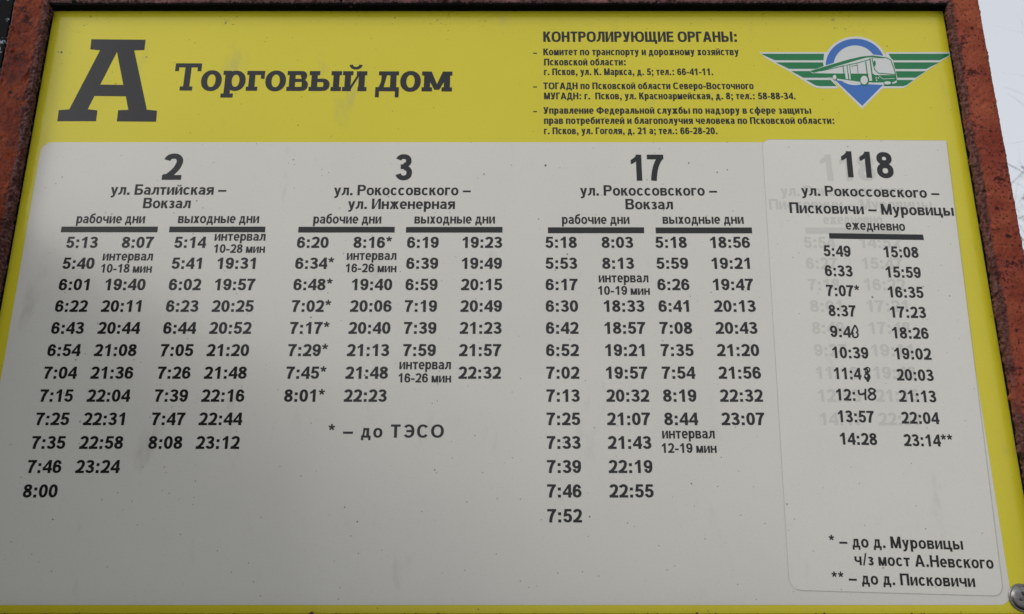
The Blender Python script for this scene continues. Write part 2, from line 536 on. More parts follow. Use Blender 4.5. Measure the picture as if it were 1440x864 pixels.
def film(name, color, rough=.16, specks=1.0, grain=.10, spec=.5, crumbs=0.0, worn=0.0):
    """printed film: satin, with grit specks, faint smears and a slight orange peel"""
    m, n, b = new_mat(name)
    co = N(n, 'ShaderNodeTexCoord').outputs['Object']
    big = N(n, 'ShaderNodeTexNoise', Scale=5.0, Detail=5.0, Roughness=.6); n.links.new(co, big.inputs['Vector'])
    col = mix(n, math_node(n, 'MULTIPLY', ramp(n, big.outputs[0], .35, .75), grain), color, tuple(c * .55 for c in color))
    fine = N(n, 'ShaderNodeTexNoise', Scale=700.0, Detail=3.0); n.links.new(co, fine.inputs['Vector'])
    col = mix(n, math_node(n, 'MULTIPLY', ramp(n, fine.outputs[0], .45, .7), grain * .9), col, tuple(c * .6 for c in color))
    if specks:
        for sc, r, dens, amt in ((380.0, .12, .62, .30), (150.0, .085, .66, .65), (75.0, .060, .72, .8), (26.0, .030, .60, .95)):
            vo = N(n, 'ShaderNodeTexVoronoi', Scale=sc); n.links.new(co, vo.inputs['Vector'])
            wob = N(n, 'ShaderNodeTexNoise', Scale=sc * 9); n.links.new(co, wob.inputs['Vector'])
            d = math_node(n, 'ADD', vo.outputs['Distance'], math_node(n, 'MULTIPLY', wob.outputs[0], r * 1.2))
            dot = math_node(n, 'SUBTRACT', 1.0, ramp(n, d, r * 1.1, r * 2.0))
            sel = N(n, 'ShaderNodeSeparateColor'); n.links.new(vo.outputs['Color'], sel.inputs[0])
            pick = math_node(n, 'GREATER_THAN', sel.outputs[0], dens)
            k = math_node(n, 'MULTIPLY', math_node(n, 'MULTIPLY', dot, pick), math_node(n, 'MULTIPLY', sel.outputs[1], amt * specks))
            col = mix(n, k, col, (.05, .045, .04))
        if crumbs:
            sp = N(n, 'ShaderNodeSeparateXYZ'); n.links.new(co, sp.inputs[0])
            near = math_node(n, 'SUBTRACT', 1.0, ramp(n, math_node(n, 'SUBTRACT', crumbs, sp.outputs[2]), .010, .034))
            cn = N(n, 'ShaderNodeTexNoise', Scale=230.0, Detail=5.0, Roughness=.75); n.links.new(co, cn.inputs['Vector'])
            cg = N(n, 'ShaderNodeTexNoise', Scale=22.0, Detail=2.0); n.links.new(co, cg.inputs['Vector'])
            k = math_node(n, 'MULTIPLY', ramp(n, math_node(n, 'ADD', cn.outputs[0], math_node(n, 'MULTIPLY', cg.outputs[0], .35)), .80, .86), near)
            col = mix(n, math_node(n, 'MULTIPLY', k, .85), col, (.04, .032, .02))
        # smears of road dirt
        mp = N(n, 'ShaderNodeMapping'); mp.inputs['Scale'].default_value = (1, 1, .35); n.links.new(co, mp.inputs[0])
        sm = N(n, 'ShaderNodeTexNoise', Scale=26.0, Detail=6.0, Roughness=.65); n.links.new(mp.outputs[0], sm.inputs['Vector'])
        col = mix(n, math_node(n, 'MULTIPLY', ramp(n, sm.outputs[0], .58, .78), .34 * specks), col, (.30, .27, .23))
    if worn:
        for sc, lo_, hi_ in ((900.0, .66, .74), (120.0, .70, .76)):
            wn = N(n, 'ShaderNodeTexNoise', Scale=sc, Detail=4.0, Roughness=.7); n.links.new(co, wn.inputs['Vector'])
            col = mix(n, math_node(n, 'MULTIPLY', ramp(n, wn.outputs[0], lo_, hi_), worn), col, (.22, .21, .19))
    n.links.new(col, b.inputs['Base Color'])
    rn = N(n, 'ShaderNodeTexNoise', Scale=9.0, Detail=4.0); n.links.new(co, rn.inputs['Vector'])
    n.links.new(math_node(n, 'ADD', math_node(n, 'MULTIPLY', rn.outputs[0], .10), rough - .05), b.inputs['Roughness'])
    b.inputs['Specular IOR Level'].default_value = spec
    pe = N(n, 'ShaderNodeTexNoise', Scale=420.0, Detail=2.0); n.links.new(co, pe.inputs['Vector'])
    bp = N(n, 'ShaderNodeBump', Strength=.05, Distance=.0004); n.links.new(pe.outputs[0], bp.inputs['Height'])
    wv = N(n, 'ShaderNodeTexNoise', Scale=7.0, Detail=1.0); n.links.new(co, wv.inputs['Vector'])     # the sheet is not quite flat
    b2 = N(n, 'ShaderNodeBump', Strength=1.0, Distance=.0012); n.links.new(wv.outputs[0], b2.inputs['Height']); n.links.new(b2.outputs[0], bp.inputs['Normal'])
    n.links.new(bp.outputs[0], b.inputs['Normal'])
    return m

M = {}
M['yellow'] = film('yellow_film', (.73, .63, .032), crumbs=CZ + .5089)
M['white'] = film('white_film', (.735, .708, .632))
M['sticker'] = film('sticker_film', (.755, .728, .652), rough=.20, specks=.8)
M['ink'] = film('black_ink', (.016, .0155, .015), specks=0, worn=.5)
M['pen'] = film('pen_ink', (.012, .012, .014), rough=.35, specks=0)
M['ghost'] = film('ghost_ink', (.635, .618, .56), rough=.20, specks=0)
M['emwhite'] = film('emblem_white', (.70, .71, .68), specks=.4)
M['emgreen'] = film('emblem_green', (.012, .20, .065), specks=.3)
M['emblue'] = film('emblem_blue', (.05, .17, .50), specks=.3)
M['grime'] = film('grime', (.47, .45, .40), specks=0, rough=.5)

def rust_mat(name, lo, hi, third):
    m, n, b = new_mat(name)
    co = N(n, 'ShaderNodeTexCoord').outputs['Object']
    at_ = n.nodes.new('ShaderNodeAttribute'); at_.attribute_name = 'crust'
    a = N(n, 'ShaderNodeTexNoise', Scale=17.0, Detail=6.0, Roughness=.65); n.links.new(co, a.inputs['Vector'])
    c1 = mix(n, ramp(n, a.outputs[0], .36, .64), lo, hi)
    a2 = N(n, 'ShaderNodeTexNoise', Scale=40.0, Detail=5.0, Roughness=.65); n.links.new(co, a2.inputs['Vector'])
    c1 = mix(n, math_node(n, 'MULTIPLY', ramp(n, a2.outputs[0], .48, .68), .6), c1, third)
    g = N(n, 'ShaderNodeTexNoise', Scale=330.0, Detail=5.0, Roughness=.65); n.links.new(co, g.inputs['Vector'])
    c1 = mix(n, math_node(n, 'MULTIPLY', ramp(n, g.outputs[0], .42, .7), .45), c1, tuple(c * .3 for c in lo))
    # corroded crust: purple grey scale, dark in its hollows
    c2 = mix(n, ramp(n, g.outputs[0], .40, .60), (.022, .012, .012), (.13, .070, .066))
    c1 = mix(n, math_node(n, 'MULTIPLY', ramp(n, at_.outputs['Fac'], .25, .85), .85), c1, c2)
    # paint lost in patches where the steel has blackened
    c1 = mix(n, math_node(n, 'MULTIPLY', ramp(n, math_node(n, 'ADD', a2.outputs[0], math_node(n, 'MULTIPLY', g.outputs[0], .35)), .755, .86), .85), c1, (.030, .010, .008))
    for sc, r, dens in ((300.0, .30, .62), (130.0, .24, .70), (60.0, .17, .80)):
        vo = N(n, 'ShaderNodeTexVoronoi', Scale=sc); n.links.new(co, vo.inputs['Vector'])
        wb = N(n, 'ShaderNodeTexNoise', Scale=sc * 3, Detail=4.0, Roughness=.7); n.links.new(co, wb.inputs['Vector'])
        d = math_node(n, 'ADD', vo.outputs['Distance'], math_node(n, 'MULTIPLY', math_node(n, 'SUBTRACT', wb.outputs[0], .5), r * 4))
        sel = N(n, 'ShaderNodeSeparateColor'); n.links.new(vo.outputs['Color'], sel.inputs[0])
        k = math_node(n, 'MULTIPLY', math_node(n, 'SUBTRACT', 1.0, ramp(n, d, r * .4, r * 1.3)), math_node(n, 'GREATER_THAN', sel.outputs[0], dens))
        c1 = mix(n, math_node(n, 'MULTIPLY', k, .9), c1, (.018, .011, .010))
    n.links.new(c1, b.inputs['Base Color'])
    n.links.new(math_node(n, 'ADD', math_node(n, 'MULTIPLY', a2.outputs[0], .35), .36), b.inputs['Roughness'])
    b.inputs['Specular IOR Level'].default_value = .06
    bp = N(n, 'ShaderNodeBump', Strength=.7, Distance=.0007); n.links.new(g.outputs[0], bp.inputs['Height'])
    n.links.new(bp.outputs[0], b.inputs['Normal'])
    return m
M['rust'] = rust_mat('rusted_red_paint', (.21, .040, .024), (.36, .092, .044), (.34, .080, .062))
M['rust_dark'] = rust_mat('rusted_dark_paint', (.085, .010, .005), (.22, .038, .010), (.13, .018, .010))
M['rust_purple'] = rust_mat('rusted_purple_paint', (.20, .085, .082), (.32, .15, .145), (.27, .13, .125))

def plain(name, c, rough=.6, metal=0.0, scale=60.0, var=.5, bump=.0):
    m, n, b = new_mat(name)
    co = N(n, 'ShaderNodeTexCoord').outputs['Object']
    a = N(n, 'ShaderNodeTexNoise', Scale=scale, Detail=5.0, Roughness=.65); n.links.new(co, a.inputs['Vector'])
    n.links.new(mix(n, ramp(n, a.outputs[0], .35, .7), c, tuple(x * var for x in c)), b.inputs['Base Color'])
    b.inputs['Roughness'].default_value = rough
    b.inputs['Metallic'].default_value = metal
    if bump:
        bp = N(n, 'ShaderNodeBump', Strength=.6, Distance=bump); n.links.new(a.outputs[0], bp.inputs['Height'])
        n.links.new(bp.outputs[0], b.inputs['Normal'])
    return m
M['shade_black'] = plain('gap_shade_black', (.003, .003, .0035), 1.0)  # near-black colour standing in for deep shade in the rail gap
M['shade_black'].node_tree.nodes['Principled BSDF'].inputs['Specular IOR Level'].default_value = .1
M['steel'] = plain('zinc_steel', (.34, .33, .31), .45, 1.0, 300.0, .55)
M['darksteel'] = plain('dark_steel', (.03, .03, .033), .5)
def flaky(name):
    m, n, b = new_mat(name)
    co = N(n, 'ShaderNodeTexCoord').outputs['Object']
    a = N(n, 'ShaderNodeTexNoise', Scale=55.0, Detail=5.0, Roughness=.7); n.links.new(co, a.inputs['Vector'])
    n.links.new(mix(n, ramp(n, a.outputs[0], .53, .58), (.006, .006, .007), (.30, .33, .39)), b.inputs['Base Color'])
    b.inputs['Roughness'].default_value = .8
    b.inputs['Specular IOR Level'].default_value = .08
    return m
M['flaky'] = flaky('flaking_paint')
M['bark'] = plain('bark', (.05, .042, .036), .9, 0, 30.0, .4, .01)
M['snow'] = plain('trodden_snow', (.48, .475, .46), .7, 0, 3.0, .55, .03)
M['wall'] = plain('dark_sheet_metal', (.035, .034, .033), .5, 0, 8.0, .6)

# ------------------------------------------------------------------ setting: ground
g = link('ground', mesh('ground', [(-150, -150, 0), (150, -150, 0), (150, 150, 0), (-150, 150, 0)], [(0, 1, 2, 3)]), M['snow'])
g['kind'] = 'structure'
g['label'] = 'grey trodden snow around the sign'

# ------------------------------------------------------------------ the sign
sign = bpy.data.objects.new('timetable_sign', None)
COL.objects.link(sign)
sign['label'] = 'yellow and white bus timetable board in a rusty red steel frame'
sign['category'] = 'sign'

XL, XR = -.4782, .4470            # inner edges of the upright rails, at their front
ZT, ZB = CZ + .5089, CZ - .0785   # lower edge of the top rail, upper edge of the bottom rail
YF = -.0115                        # front of the rails

# yellow panel
pb = bmesh.new()
bmesh.ops.create_cube(pb, size=1.0)
for v in pb.verts:
    v.co = Vector(((XL + XR) / 2 + v.co.x * (XR - XL + .05), .002 + v.co.y * .004, (ZT + ZB) / 2 + v.co.z * (ZT - ZB + .06)))
me = bpy.data.meshes.new('panel'); pb.to_mesh(me); pb.free()
panel = link('panel', me, M['yellow'], sign)
panel['label'] = 'yellow printed panel'

# white field with rounded corners
def round_rect(x0, z0, x1, z1, r, k=8):
    P = []
    for cx, cz, a0 in ((x1 - r, z1 - r, 0), (x0 + r, z1 - r, 90), (x0 + r, z0 + r, 180), (x1 - r, z0 + r, 270)):
        P += arc(cx, cz, r, r, a0, a0 + 90, 2, k)
    return P
Y1, Y2 = -.00012, -.00022
wz1, wz0 = at(722, 200.3)[1], at(722, 851)[1]
field = flat('white_field', [round_rect(-.4678, wz0, .4229, wz1, .011)], Y1, M['white'], panel)

# stop letter (large slab A)
Apts_out = [(514, 222), (819, 225), (812, 283), (755, 285), (826, 618), (883, 624), (878, 686), (657, 684), (665, 621), (722, 619), (708, 543), (531, 541), (493, 616), (548, 622), (540, 683), (322, 683), (331, 621), (390, 616), (563, 284), (508, 279)]
Apts_in = [(658, 293), (694, 479), (564, 477)]
def quads_between_A():
    P = lambda q: at(q[0] / 4, q[1] / 4)
    o = [P(q) for q in Apts_out]; i = [P(q) for q in Apts_in]
    return [[o[0], o[1], o[2], o[3], o[18], o[19]],                    # top slab
            [o[18], i[0], i[2], o[11], o[12], o[17]],                  # left leg
            [i[0], o[3], o[4], o[9], o[10], i[1]],                     # right leg
            [o[18], o[3], i[0]],
            [i[2], i[1], o[10], o[11]],                                # cross bar
            [o[17], o[12], o[13], o[14], o[15], o[16]], [o[4], o[5], o[6], o[7], o[8], o[9]]]
flat('stop_letter', quads_between_A(), Y1, M['ink'], panel)
write_px('stop_name', SLAB, 'Торговый дом', 242.5, 635.5, 127.6, 38.3, Y1, M['ink'], panel, 129.0)

# contact lines
write_px('contact_heading', COND, 'КОНТРОЛИРУЮЩИЕ ОРГАНЫ:', 764, 1036.5, 59.2, 14.5, Y1, M['ink'], panel)
for x0, x1, yb, t in ((764, 1039, 78, 'Комитет по транспорту и дорожному хозяйству'), (765, 880, 92.3, 'Псковской области:'),
                      (765, 1003, 106, 'г. Псков, ул. К. Маркса, д. 5; тел.: 66-41-11.'), (764, 1060, 125.8, 'ТОГАДН по Псковской области Северо-Восточного'),
                      (765, 1119, 140, 'МУГАДН: г.  Псков, ул. Красноармейская, д. 8; тел.: 58-88-34.'),
                      (764, 1141, 160.3, 'Управление Федеральной службы по надзору в сфере защиты'),
                      (765, 1173.5, 174.6, 'прав потребителей и благополучия человека по Псковской области:'),
                      (765, 1009, 189, 'г. Псков, ул. Гоголя, д. 21 а; тел.: 66-28-20.')):
    write_px('contact_line', COND, t, x0, x1, yb, 9.5, Y1, M['ink'], panel)
for yb in (75.2, 122.7, 157.2):
    (a, b), (c, d) = at(749.8, yb + .8), at(755, yb - .8)
    flat('list_dash', [rect(a, b, c, d)], Y1, M['ink'], panel)

# timetable: rows 21.05 mm apart, columns at fixed distances
ROW = lambda k: CZ + .2476 - .02105 * k
CAP = .01140
def time(text, x, k, parent=panel, mat=None, y=Y2):
    V, T, w = GROT.line(text)
    x0, x1 = min(v[0] for v in V), max(v[0] for v in V)
    off = .03 if text[0] == '1' else 0.0
    write('departure_time', GROT, text, (x + off * CAP, ROW(k)), (x + off * CAP + (x1 - x0) * CAP * 1.03, ROW(k)), CAP, y, mat or M['ink'], parent)
def column(x, k0, times, slip=0.0):     # the print is not perfectly square: columns slip a little
    for i, t in enumerate(times.split()):
        if t != '-':
            time(t, x - slip * i, k0 + i)
column(-.4277, 0, '5:13 5:40 6:01 6:22 6:43 6:54 7:04 7:15 7:25 7:35 7:46 8:00', .00028)
column(-.3745, 0, '8:07')
column(-.3850, 2, '19:40 20:11 20:44 21:08 21:36 22:04 22:31 22:58 23:24', .00033)
column(-.3243, 0, '5:14 5:41 6:02 6:23 6:44 7:05 7:26 7:39 7:47 8:08', .00017)
column(-.2814, 1, '19:31 19:57 20:25 20:52 21:20 21:48 22:16 22:44 23:12', .00024)
column(-.2070, 0, '6:20 6:34* 6:48* 7:02* 7:17* 7:29* 7:45* 8:01*', .00013)
column(-.1530, 0, '8:16*')
column(-.1525, 2, '19:40 20:06 20:40 21:13 21:48 22:23', .00025)
column(-.1017, 0, '6:19 6:39 6:59 7:19 7:39 7:59')
column(-.0490, 0, '19:23 19:49 20:15 20:49 21:23 21:57 22:32', .0002)
column(.0305, 0, '5:18 5:53 6:17 6:30 6:42 6:52 7:02 7:13 7:25 7:33 7:39 7:46 7:52', .00008)
column(.0843, 0, '8:03 8:13')
column(.0843, 3, '18:33 18:57 19:21 19:57 20:32 21:07 21:43 22:19 22:55')
column(.1357, 0, '5:18 5:59 6:26 6:41 7:08 7:35 7:54 8:19 8:44')
column(.1880, 0, '18:56 19:21 19:47 20:13 20:43 21:20 21:56 22:32 23:07', .0001)
for xa, xb, ya, xc, xd, yc, t in ((301.5, 373, 339, 300.5, 372.3, 356, '10-28 мин'), (144, 214.5, 366.8, 141.5, 213, 383.8, '10-18 мин'),
                                  (487.5, 557.3, 366, 486, 557.3, 383.3, '16-26 мин'), (561.5, 634, 519.7, 560.3, 634.3, 538.3, '16-26 мин'),
                                  (842, 912, 397.5, 841.5, 914, 415, '10-19 мин'), (931.3, 1005.3, 617, 931, 1008, 637.2, '12-19 мин')):
    c = .0088 / .01145 * 16.2 * (1 + (ya - 340) * .00045)
    write_px('interval_note', BOOK, 'интервал', xa, xb, ya, c * 1.06, Y2, M['ink'], panel)
    write_px('interval_note', BOOK, t, xc, xd, yc, c * .98, Y2, M['ink'], panel)
for x0, x1, yb, t in ((227.3, 254.5, 253.3, '2'), (556, 579, 254, '3'), (888, 934.5, 254.6, '17')):
    write_px('route_number', GROT, t, x0, x1, yb, 36.8, Y2, M['ink'], panel)
for x0, x1, yb, t in ((155, 317.7, 274.3, 'ул. Балтийская –'), (200.7, 267.5, 293.2, 'Вокзал'), (469.3, 662, 275, 'ул. Рокоссовского –'),
                      (489, 639.7, 294.3, 'ул. Инженерная'), (815.8, 1008.7, 275.5, 'ул. Рокоссовского –'), (879.7, 946.5, 294.8, 'Вокзал')):
    write_px('route_name', BOOK, t, x0, x1, yb, 14.7, Y2, M['ink'], panel)
for x0, x1, yb, t in ((107, 203.3, 314.4, 'рабочие дни'), (250, 364, 314.2, 'выходные дни'), (440.3, 536, 314.8, 'рабочие дни'),
                      (582.7, 696, 314.8, 'выходные дни'), (790.3, 885.3, 315.4, 'рабочие дни'), (932, 1046, 315.2, 'выходные дни')):
    write_px('day_heading', BOOK, t, x0, x1, yb, 13.6, Y2, M['ink'], panel)
for x0, x1, y0, y1 in ((86, 221.7, 319, 327), (238, 373, 319, 327), (419.5, 555, 319.3, 327.4), (571, 706.6, 319.5, 327.5), (770.5, 905.8, 320, 328.3), (922, 1057.5, 320.2, 328.5)):
    zb, zt = at((x0 + x1) / 2, y1)[1], at((x0 + x1) / 2, y0)[1]
    xa, xb = at(x0, y1 - 3)[0], at(x1, y1 - 3)[0]
    flat('heading_bar', [rect(xa, zb, xb, zt)], Y2, M['ink'], panel)
write_px('footnote', BOOK, '* – до ТЭСО', 461, 624, 615.8, 18.6, Y2, M['ink'], panel, track=.10)

# ------------------------------------------------------------------ pasted sticker of the fourth route
corners = [(1330.5, 198), (1071.5, 196.5), (1110, 830), (1411, 838.5)]
def quad_round(cs, rad):
    P = []
    q = [Vector(at(*c)) for c in cs]
    for i, c in enumerate(q):
        a, b, r = (q[i - 1] - c).normalized(), (q[(i + 1) % 4] - c).normalized(), rad[i]
        P += [tuple(x) for x in bez(c + a * r, c, c + b * r, 7)]
    return P
YS = -.00036
outline = quad_round(corners, (.002, .009, .012, .010))
sticker = flat('sticker', [outline], Y2 + .00004, M['sticker'], sign, thick=-(YS - Y2) * 1.0)
sticker['label'] = 'white pasted sticker over the old print'
YT, YG = YS - .00008, YS - .00004
# dirt caught along its right and lower rim
n_ = len(outline)
cyc = outline + outline[:1]
flat('rim_dirt', stroke(cyc[7:22], .00022), YS - .00003, M['grime'], sticker)
flat('rim_dirt', stroke(cyc[21:32] + cyc[:1], .00042), YS - .00003, M['grime'], sticker)

GH = M['ghost']
def ghost(text, x0, x1, yb, cap, nm='old_print', face=GROT):
    write_px(nm, face, text, x0, x1, yb, cap, YG, GH, sticker)
ghost('118', 1156, 1232, 254.5, 36.8)
ghost('ул. Рокоссовского –', 1098, 1290, 276, 14.7, face=BOOK)
ghost('Писковичи – Муровицы', 1082, 1311, 295, 14.7, face=BOOK)
ghost('ежедневно', 1158, 1241, 315.5, 13.6, face=BOOK)
(a, b), (c, d) = at(1133, 328.5), at(1266, 320.5)
flat('old_print', [rect(a, b, c, d)], YG, GH, sticker)
for k, (l, r) in enumerate((('5:54', '14:52'), ('6:27', '15:47'), ('7:18', '16:22'), ('8:01', '17:21'), ('8:49', '17:48'), ('9:27', '19:11'), ('11:18', '19:48'), ('12:53', '21:15'), ('14:17', '22:33'))):
    z = ROW(k)
    for t, xp in ((l, 1131 + 2.9 * k), (r, 1209.5 + 3.3 * k)):
        xx = at(xp, (349, 378, 408, 439, 470, 501, 533, 565, 597)[k])[0]
        V, T, w = GROT.line(t)
        write('old_print', GROT, t, (xx, z), (xx + w * CAP * 1.02, z), CAP, YG, GH, sticker)

INK = M['ink']
write_px('route_number', GROT, '118', 1185, 1257.5, 249.7, 36.8, YT, INK, sticker, 251.4)
write_px('route_name', BOOK, 'ул. Рокоссовского –', 1127, 1321.3, 275.5, 14.4, YT, INK, sticker, 279)
write_px('route_name', BOOK, 'Писковичи – Муровицы', 1110.5, 1341.5, 300, 15.2, YT, INK, sticker, 304)
write_px('day_heading', BOOK, 'ежедневно', 1189.5, 1273, 323.4, 13.4, YT, INK, sticker, 325.2)
flat('heading_bar', [[at(1166, 336), at(1299, 338), at(1297.5, 330.3), at(1165.5, 328.3)]], YT, INK, sticker)
def stime(t, x0, x1, yb, cap, dy=.9):
    write_px('departure_time', GROT, t, x0, x1, yb, cap, YT, INK, sticker, yb + dy)
for i, (t, x0, x1, yb) in enumerate((('5:49', 1158.5, 1196.5, 360.8), ('6:33', 1160.3, 1199.3, 388.7), ('7:07*', 1162.3, 1209.3, 416.7), ('8:37', 1165.5, 1204, 445), ('9:4', 1167.5, 1197, 474.3),
                                     ('10:39', 1171, 1221.5, 504), ('11:4', 1173.5, 1211.5, 533.4), ('12:', 1176.3, 1203, 563.3), ('13:57', 1179, 1229.7, 594), ('14:28', 1182, 1233.7, 625.5))):
    stime(t, x0, x1, yb, 15.6 + .15 * i)
for i, (t, x0, x1, yb) in enumerate((('15:08', 1243.3, 1292, 362.3), ('15:59', 1246.3, 1295.3, 390.7), ('16:35', 1249.3, 1299, 418.8), ('17:23', 1252.3, 1302.5, 447), ('18:26', 1255.3, 1306.3, 476.3),
                                     ('19:02', 1258.5, 1310, 505.6), ('20:03', 1261.3, 1313.3, 535.5), ('21:13', 1264.5, 1317, 565.4), ('22:04', 1268, 1321.3, 596), ('23:14**', 1271.5, 1340.5, 627.6))):
    stime(t, x0, x1, yb, 15.6 + .15 * i)
# pen corrections, in the same hand on three rows
def pen(paths, w=5.5):
    polys = []
    for p in paths:
        q = [Vector((1080 + x / 4, 416 + y / 4)) for x, y in p]
        fine = []
        for i in range(len(q) - 1):
            p0, p1, p2, p3 = q[max(i - 1, 0)], q[i], q[i + 1], q[min(i + 2, len(q) - 1)]
            for s in range(5):
                t = s / 5
                fine.append(.5 * ((2 * p1) + (p2 - p0) * t + (2 * p0 - 5 * p1 + 4 * p2 - p3) * t * t + (3 * p1 - p0 - 3 * p2 + p3) * t ** 3))
        fine.append(q[-1])
        polys += stroke([at(v.x, v.y) for v in fine], w / 4 * .00065)
    flat('pen_correction', polys, YT - .00004, M['pen'], sticker)
pen([[(488, 166), (477, 190), (473, 205), (480, 216)], [(488, 166), (499, 184), (503, 200), (494, 210)], [(494, 206), (505, 216), (500, 232), (484, 236), (474, 226)], [(476, 190), (470, 212), (482, 228)]], 9)
stime('3', 1214.6, 1222.6, 533.6, 16.2, .2)
pen([[(548, 408), (560, 404), (571, 414), (566, 430), (552, 438), (543, 452), (548, 468), (562, 474), (572, 462), (568, 446), (550, 432), (545, 420), (552, 410)], [(552, 468), (560, 484), (568, 470)]], 7)
pen([[(509, 530), (510, 548), (520, 556), (546, 549)], [(547, 524), (546, 556), (548, 588)],
     [(592, 526), (577, 523), (566, 532), (574, 546), (594, 554), (603, 568), (594, 583), (574, 584), (564, 572), (574, 557), (594, 545), (601, 534), (592, 526)]], 11)
# footnotes
write_px('footnote', BOOK, '* – до д. Муровицы', 1166, 1354.5, 769.3, 16.6, YT, INK, sticker, 773.2, track=.02)
write_px('footnote', BOOK, 'ч/з мост А.Невского', 1202, 1397.5, 794.8, 16.8, YT, INK, sticker, 800, track=.02)
write_px('footnote', BOOK, '** – до д. Писковичи', 1170, 1371.5, 821, 16.8, YT, INK, sticker, 825.8, track=.02)

# ------------------------------------------------------------------ emblem: winged pin with a bus
EP = lambda x, y: at(1060 + x / 5.053, 40 + y / 5.053)
EPs = lambda pts: [EP(*p) for p in pts]
half_ring = lambda rx, ry: [(722 + rx * math.cos(a), 263 - ry * math.sin(a)) for a in [math.radians(-8 + 196 * t / 36) for t in range(37)]]
ring_o, ring_w = half_ring(211, 188), half_ring(228, 204)
ring_i = [(719 + 152 * math.cos(t * PI / 24), 264 + 141 * math.sin(t * PI / 24)) for t in range(48)]
wing_l = [(36, 170), (520, 170), (520, 300), (600, 428), (470, 428), (425, 418), (340, 365), (255, 308), (145, 248), (85, 213)]
wing_r = [(940, 170), (1396, 170), (1393, 196), (1325, 238), (1230, 303), (1150, 363), (1085, 415), (1060, 426), (900, 428), (930, 330)]
pin_w = ring_w + [(500, 330), (545, 352), (770, 574), (945, 398), (960, 330)]
pin_b = ring_o + [(520, 330), (566, 358), (770, 552), (930, 390), (935, 330)]
emblem = flat('emblem', [EPs(wing_l), EPs(wing_r), EPs(pin_w)], Y1, M['emwhite'], sign)
emblem['label'] = 'green winged emblem with a bus over a blue map pin'
LY = [Y1 - .00006 * k for k in range(8)]
for p in ([(52, 182), (499, 182), (494, 228), (150, 228), (95, 204)], [(155, 243), (491, 243), (500, 289), (250, 289)], [(265, 305), (560, 305), (560, 351), (350, 351)],
          [(370, 368), (545, 368), (588, 412), (470, 412), (440, 407)],
          [(955, 182), (1391, 182), (1385, 194), (1322, 228), (985, 228)], [(985, 243), (1318, 243), (1225, 290), (985, 290)], [(1005, 306), (1222, 306), (1150, 352), (1005, 352)],
          [(930, 368), (1135, 368), (1085, 405), (1062, 412), (922, 412)]):
    flat('wing_stripe', [EPs(p)], LY[1], M['emgreen'], emblem)
flat('pin', [EPs(pin_b)], LY[1] - .00003, M['emblue'], emblem)
flat('pin_face', [EPs(ring_i)], LY[2], M['emwhite'], emblem)
bus_white = [(395, 306), (520, 262), (680, 214), (770, 195), (850, 188), (950, 202), (985, 222), (1008, 310), (1018, 345), (1014, 388), (960, 404), (820, 400), (700, 388), (600, 372), (545, 358), (430, 330)]
flat('bus_outline', [EPs(bus_white)], LY[3], M['emwhite'], emblem)
flat('bus_roof', [EPs([(395, 306), (520, 268), (680, 221), (770, 201), (850, 195), (940, 208), (968, 220), (945, 214), (850, 206), (800, 210), (740, 226), (640, 256), (520, 292), (425, 318)])], LY[4], M['emgreen'], emblem)
flat('bus_side', [EPs([(425, 320), (500, 322), (845, 324), (862, 334), (1006, 334), (1009, 374), (990, 385), (850, 387), (740, 380), (640, 366), (540, 351), (350, 351)])], LY[4], M['emgreen'], emblem)
thin = []
for p, w in (([(470, 306), (640, 268), (735, 248), (828, 222)], 5), ([(632, 266), (645, 362)], 6), ([(660, 262), (672, 366)], 6), ([(680, 262), (690, 368)], 5), ([(733, 250), (740, 322)], 4), ([(690, 272), (733, 265)], 4),
             ([(793, 238), (812, 378)], 7), ([(824, 214), (846, 376)], 8), ([(838, 212), (846, 250), (858, 296), (884, 320), (1002, 330)], 6), ([(940, 210), (972, 226), (992, 280), (1008, 335), (1012, 372)], 6), ([(840, 212), (930, 212)], 4)):
    thin += [[EP(*v) for v in q] for q in stroke(p, w)]
flat('bus_line', thin, LY[5], M['emgreen'], emblem)
flat('bus_door', [EPs([(644, 268), (658, 266), (670, 364), (652, 362)])], LY[5] - .00002, M['emwhite'], emblem)
flat('bus_door', [EPs([(668, 266), (678, 264), (688, 366), (678, 366)])], LY[5] - .00002, M['emwhite'], emblem)
flat('bus_door', [EPs([(800, 240), (822, 234), (840, 374), (818, 376)])], LY[5] - .00002, M['emwhite'], emblem)
ell = lambda cx, cy, rx, ry: EPs([(cx + rx * math.cos(t * PI / 12), cy + ry * math.sin(t * PI / 12)) for t in range(24)])
flat('bus_mirror', [ell(857, 251, 8, 20)], LY[6], M['emgreen'], emblem)
for cx, cy, rx, ry in ((786, 372, 34, 38), (576, 352, 17, 21), (952, 392, 32, 14)):
    flat('bus_wheel', [ell(cx, cy, rx, ry)], LY[5] - .00004, M['emgreen'], emblem)
    flat('bus_wheel', [ell(cx - 3, cy - 2, rx * .76, ry * .8)], LY[6] - .00003, M['emwhite'], emblem)
for cx, cy in ((868, 355), (884, 355), (872, 371)):
    flat('bus_lamp', [ell(cx, cy, 5, 5)], LY[6], M['emwhite'], emblem)
flat('bus_bumper', [[EP(*v) for v in q] for q in stroke([(885, 338), (915, 362), (1000, 358)], 3.5)], LY[6], M['emwhite'], emblem)

